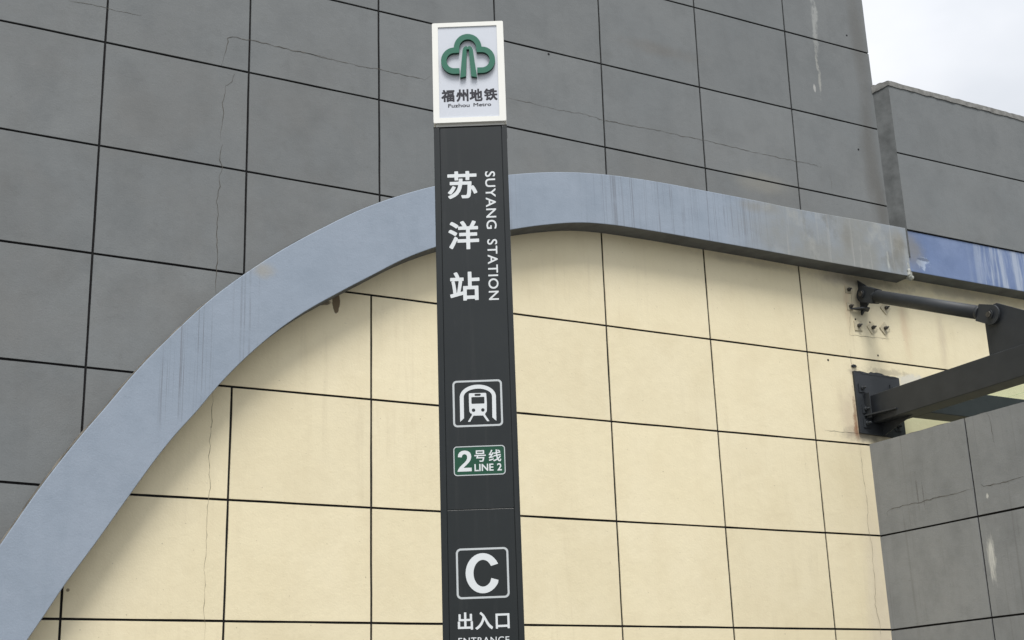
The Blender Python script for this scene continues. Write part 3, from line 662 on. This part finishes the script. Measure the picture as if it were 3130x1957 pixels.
def fat_loops(cu, bold, step=.011):
    o = bpy.data.objects.new('tmp', cu); C.objects.link(o); bpy.context.view_layer.update()
    me = bpy.data.meshes.new_from_object(o.evaluated_get(bpy.context.evaluated_depsgraph_get())); bpy.data.objects.remove(o)
    bm = bmesh.new(); bm.from_mesh(me); bmesh.ops.remove_doubles(bm, verts=bm.verts, dist=1e-5)
    sg = np.array([[e.verts[0].co.x, e.verts[0].co.y, e.verts[1].co.x, e.verts[1].co.y] for e in bm.edges if len(e.link_faces) == 1]); bm.free()
    lo = np.minimum(sg[:, :2].min(0), sg[:, 2:].min(0))-bold-3*step; hi = np.maximum(sg[:, :2].max(0), sg[:, 2:].max(0))+bold+3*step
    nx, ny = int((hi[0]-lo[0])/step)+1, int((hi[1]-lo[1])/step)+1
    X, Y = np.meshgrid(lo[0]+step*np.arange(nx), lo[1]+step*np.arange(ny)); D = np.full(X.shape, 9.0); ins = np.zeros(X.shape, bool)
    for x0, y0, x1, y1 in sg:
        dx, dy = x1-x0, y1-y0; l2 = dx*dx+dy*dy+1e-12; t = np.clip(((X-x0)*dx+(Y-y0)*dy)/l2, 0, 1)
        D = np.minimum(D, ((X-x0-t*dx)**4+(Y-y0-t*dy)**4)**.25)
        if y0 != y1: ins ^= ((y0 > Y) != (y1 > Y)) & (X < dx*(Y-y0)/dy+x0)
    V = np.where(ins, D, -D)+bold
    seg = {}
    def pt(k):
        i, j, h = k; a = V[j, i]; b = V[j, i+1] if h == 0 else V[j+1, i]; t = a/(a-b)
        return (X[j, i]+(step*t if h == 0 else 0), Y[j, i]+(step*t if h == 1 else 0))
    for j in range(ny-1):
        for i in range(nx-1):
            q = (V[j, i] > 0)+2*(V[j, i+1] > 0)+4*(V[j+1, i+1] > 0)+8*(V[j+1, i] > 0)
            if q in (0, 15): continue
            b, r, t, l = (i, j, 0), (i+1, j, 1), (i, j+1, 0), (i, j, 1)
            for a_, b_ in {1: [(b, l)], 2: [(r, b)], 3: [(r, l)], 4: [(t, r)], 5: [(b, l), (t, r)], 6: [(t, b)], 7: [(t, l)], 8: [(l, t)], 9: [(b, t)], 10: [(l, t), (r, b)], 11: [(r, t)], 12: [(l, r)], 13: [(b, r)], 14: [(l, b)]}[int(q)]: seg[a_] = b_
    loops = []
    while seg:
        k = next(iter(seg)); lp = []
        while k in seg: n_ = seg.pop(k); lp.append(pt(k)); k = n_
        if len(lp) > 5: loops.append(lp)
    return loops
def text(name, s, px, zx, mat, parent, bold=0.0, d0=-.0015, turn=False, depth=.0006, pitch=1.0):
    """px = (left, top, right, bottom) read in a zoom zx=(ox, oy, scale)"""
    ox, oy, k = zx; a_ = uv(ox+px[0]/k, oy+(px[1]+px[3])/2/k); b_ = uv(ox+px[2]/k, oy+(px[1]+px[3])/2/k)
    t_ = uv(ox+(px[0]+px[2])/2/k, oy+px[1]/k); m_ = uv(ox+(px[0]+px[2])/2/k, oy+px[3]/k)
    cu = bpy.data.curves.new(name, 'FONT'); cu.body = s; cu.resolution_u = 5; cu.space_character = pitch
    lps = fat_loops(cu, bold); bpy.data.curves.remove(cu); cu = bpy.data.curves.new(name, 'CURVE'); cu.dimensions = '2D'; cu.fill_mode = 'BOTH'; cu.extrude = depth/2
    for lp in lps:
        sp_ = cu.splines.new('POLY'); sp_.points.add(len(lp)-1); sp_.use_cyclic_u = True
        for p, q in zip(sp_.points, lp): p.co = (q[0], q[1], 0, 1)
    return place(name, cu, depth, d0, mat, parent, (a_[0], m_[1], b_[0], t_[1]), None, turn)
Z1, Z2, Z3, Z4 = (1290, 40, 4.2), (1310, 480, 3.286), (1320, 1120, 4.2), (1320, 1640, 4.769)
lb = ubox('light_box', .0, W_, b0, b1, -DEP, -.004, FRAMEW, py, .004)
i0 = uv(1290+225/4.2, 40+1355/4.2); i1 = uv(1290+955/4.2, 40+160/4.2)
curve_mesh('frame', [rrect(0, b0, W_, b1, .008), rrect(i0[0], i0[1], i1[0], i1[1], .002, 3)], .008, -.004, FRAMEW, lb)
curve_mesh('face_panel', [rrect(i0[0]-.001, i0[1]-.001, i1[0]+.001, i1[1]+.001, .002, 3)], .002, -.0035, PANELW, lb)
# emblem outline in upright zoom pixels, centre (592, 600)
def lg(x, y): yy = y-(x-592)*.034+0*(y-600); xx = x+(y-600)*.034*.9; return uv(1290+xx/4.2, 40+yy/4.2)
def arc(cx, cy, r, a0_, a1_, n=18): return [(cx+r*math.cos(math.radians(a0_+(a1_-a0_)*i/n)), cy-r*math.sin(math.radians(a0_+(a1_-a0_)*i/n))) for i in range(n+1)]
half = []                                          # left half, then mirrored
cx = 592
outer = arc(cx, 468, 178, 90, 178, 14)+[(412, 458)]+arc(414, 626, 168, 92, 270, 22)+[(478, 794), (478, 724)]+arc(414, 626, 98, 270, 92, 20)+[(478, 526), (486, 466)]+arc(cx, 466, 107, 180, 90, 12)
right = [(2*cx-x, y) for x, y in outer[::-1]]
ring = outer[:-1]+right[1:] if False else outer+right
# outer runs from the crown out and back to the inner crown: close it with its mirror image
loop_ = outer[:1]+outer[1:]+[(2*cx-x, y) for x, y in outer[::-1][1:-1]]
curve_mesh('emblem', [[lg(x, y) for x, y in loop_]], .020, -.0014, GREEN, lb, GREEND)
def leg(s): return [(cx+s*q[0], q[1]) for q in ((0, 462), (7, 450), (16, 444), (38, 450), (56, 468), (66, 492), (108, 846), (34, 832), (22, 640), (17, 545), (17, 487), (0, 487))]
lg2 = leg(-1)[::-1]; lg1 = leg(1)
tower = lg1+[q for q in lg2][1:-1] if False else [q for q in leg(1)]+[q for q in leg(-1)[::-1]][1:-1]
curve_mesh('emblem_tower', [[lg(x, y) for x, y in tower]], .020, -.0014, GREEN, lb, GREEND)
for ch, bx in (('福', (248, 985, 417, 1142)), ('州', (438, 978, 597, 1137)), ('地', (610, 972, 777, 1132)), ('铁', (795, 967, 968, 1120))):
    text('lettering', ch, bx, Z1, INK, lb, .037)
text('lettering', 'Fuzhou', (335, 1163, 611, 1210), Z1, INK, lb, .018)
text('lettering', 'Metro', (660, 1151, 888, 1196), Z1, INK, lb, .018)
D1 = -.0013
for ch, bx in (('苏', (190, 143, 487, 418)), ('洋', (200, 642, 506, 928)), ('站', (215, 1154, 513, 1442))):
    text('lettering', ch, bx, Z2, WHITE, py, .022, D1)
text('lettering', 'SUYANG', (574, 143, 676, 722), Z2, WHITE, py, .011, D1, True, pitch=1.12)
text('lettering', 'STATION', (597, 825, 698, 1436), Z2, WHITE, py, .011, D1, True, pitch=1.12)
def zq(Z, x, y): return uv(Z[0]+x/Z[2], Z[1]+y/Z[2])
# train pictogram
a_, b_ = zq(Z3, 275, 785), zq(Z3, 897, 165); st = .0098
curve_mesh('pictogram_border', [rrect(a_[0], a_[1], b_[0], b_[1], .022), rrect(a_[0]+.0098, a_[1]+.0098, b_[0]-.0098, b_[1]-.0098, .0135, rev=True)], .0006, D1, RIM, py)
def t3(P): return [zq(Z3, x+(y-480)*.018, y-(x-592)*.030) for x, y in P]
tun = [(360, 706), (360, 392)]+[(592-232*math.cos(math.radians(t)), 392-157*math.sin(math.radians(t))) for t in range(8, 180, 8)]+[(824, 392), (824, 706), (774, 660), (774, 392)]+[(592+182*math.cos(math.radians(t)), 388-102*math.sin(math.radians(t))) for t in range(8, 180, 8)]+[(410, 392), (410, 660)]
curve_mesh('pictogram', [t3(tun)], .0006, D1, WHITE, py)
body = [(477, 352), (486, 343), (691, 343), (700, 352), (706, 470), (704, 575), (690, 600), (682, 606), (682, 625), (736, 708), (706, 708), (655, 632), (530, 632), (488, 708), (458, 708), (512, 625), (512, 606), (494, 600), (480, 575), (477, 470)]
hole = lambda x0, y0, x1, y1, r: [(x0+r, y0), (x1-r, y0), (x1, y0+r), (x1, y1-r), (x1-r, y1), (x0+r, y1), (x0, y1-r), (x0, y0+r)]
curve_mesh('pictogram', [t3(body), t3(hole(508, 393, 676, 480, 7)), t3(hole(547, 352, 632, 380, 12)), t3(arc(534, 562, 23, 0, 345, 14)), t3(arc(653, 562, 23, 0, 345, 14))], .0006, D1, WHITE, py)
# green line plate
a_, b_ = zq(Z3, 283, 1411), zq(Z3, 937, 1008)
curve_mesh('line_plate', [rrect(a_[0], a_[1], b_[0], b_[1], .018)], .0005, D1, PLATEG, py)
curve_mesh('line_plate_border', [rrect(a_[0], a_[1], b_[0], b_[1], .018), rrect(a_[0]+.0048, a_[1]+.0048, b_[0]-.0048, b_[1]-.0048, .0135, rev=True)], .0006, D1+.0005, RIM, py)
two = [(334, 1167), (338, 1135), (352, 1108), (380, 1089), (420, 1081), (460, 1088), (488, 1107), (503, 1135), (506, 1165), (498, 1200), (478, 1232), (450, 1262), (420, 1290), (408, 1304), (511, 1301), (513, 1347), (330, 1354), (336, 1330), (355, 1300), (385, 1268), (420, 1236), (444, 1206), (453, 1178), (452, 1153), (441, 1135), (422, 1128), (402, 1132), (389, 1147), (384, 1169)]
curve_mesh('lettering', [[zq(Z3, x, y) for x, y in two]], .0006, D1+.0005, WHITE, py)
for s, bx, bd in (('号', (545, 1078, 692, 1226), .014), ('线', (730, 1068, 889, 1221), .014), ('LINE', (547, 1252, 792, 1343), .02), ('2', (838, 1243, 898, 1337), .02)):
    text('lettering', s, bx, Z3, WHITE, py, bd, D1+.0005)
# exit letter
a_, b_ = zq(Z4, 364, 918), zq(Z4, 1112, 152)
curve_mesh('letter_border', [rrect(a_[0], a_[1], b_[0], b_[1], .024), rrect(a_[0]+.0096, a_[1]+.0096, b_[0]-.0096, b_[1]-.0096, .0155, rev=True)], .0006, D1, RIM, py)
el = lambda cx_, cy_, rx, ry, a0_, a1_, n=30: [(cx_+rx*math.cos(math.radians(a0_+(a1_-a0_)*i/n)), cy_-ry*math.sin(math.radians(a0_+(a1_-a0_)*i/n))) for i in range(n+1)]
cee = el(744, 536, 252, 293, 29, 331)+[(972, 634), (868, 605)]+el(745, 536, 138, 196, 322, 38)+[(862, 430), (968, 395)]
curve_mesh('lettering', [[zq(Z4, x, y) for x, y in cee]], .0006, D1, WHITE, py)
for ch, bx in (('出', (378, 1108, 598, 1362)), ('入', (632, 1100, 889, 1356)), ('口', (930, 1122, 1133, 1342))):
    text('lettering', ch, bx, Z4, WHITE, py, .022, D1)
text('lettering', 'ENTRANCE', (388, 1467, 1132, 1562), Z4, WHITE, py, .004, D1, pitch=1.08)
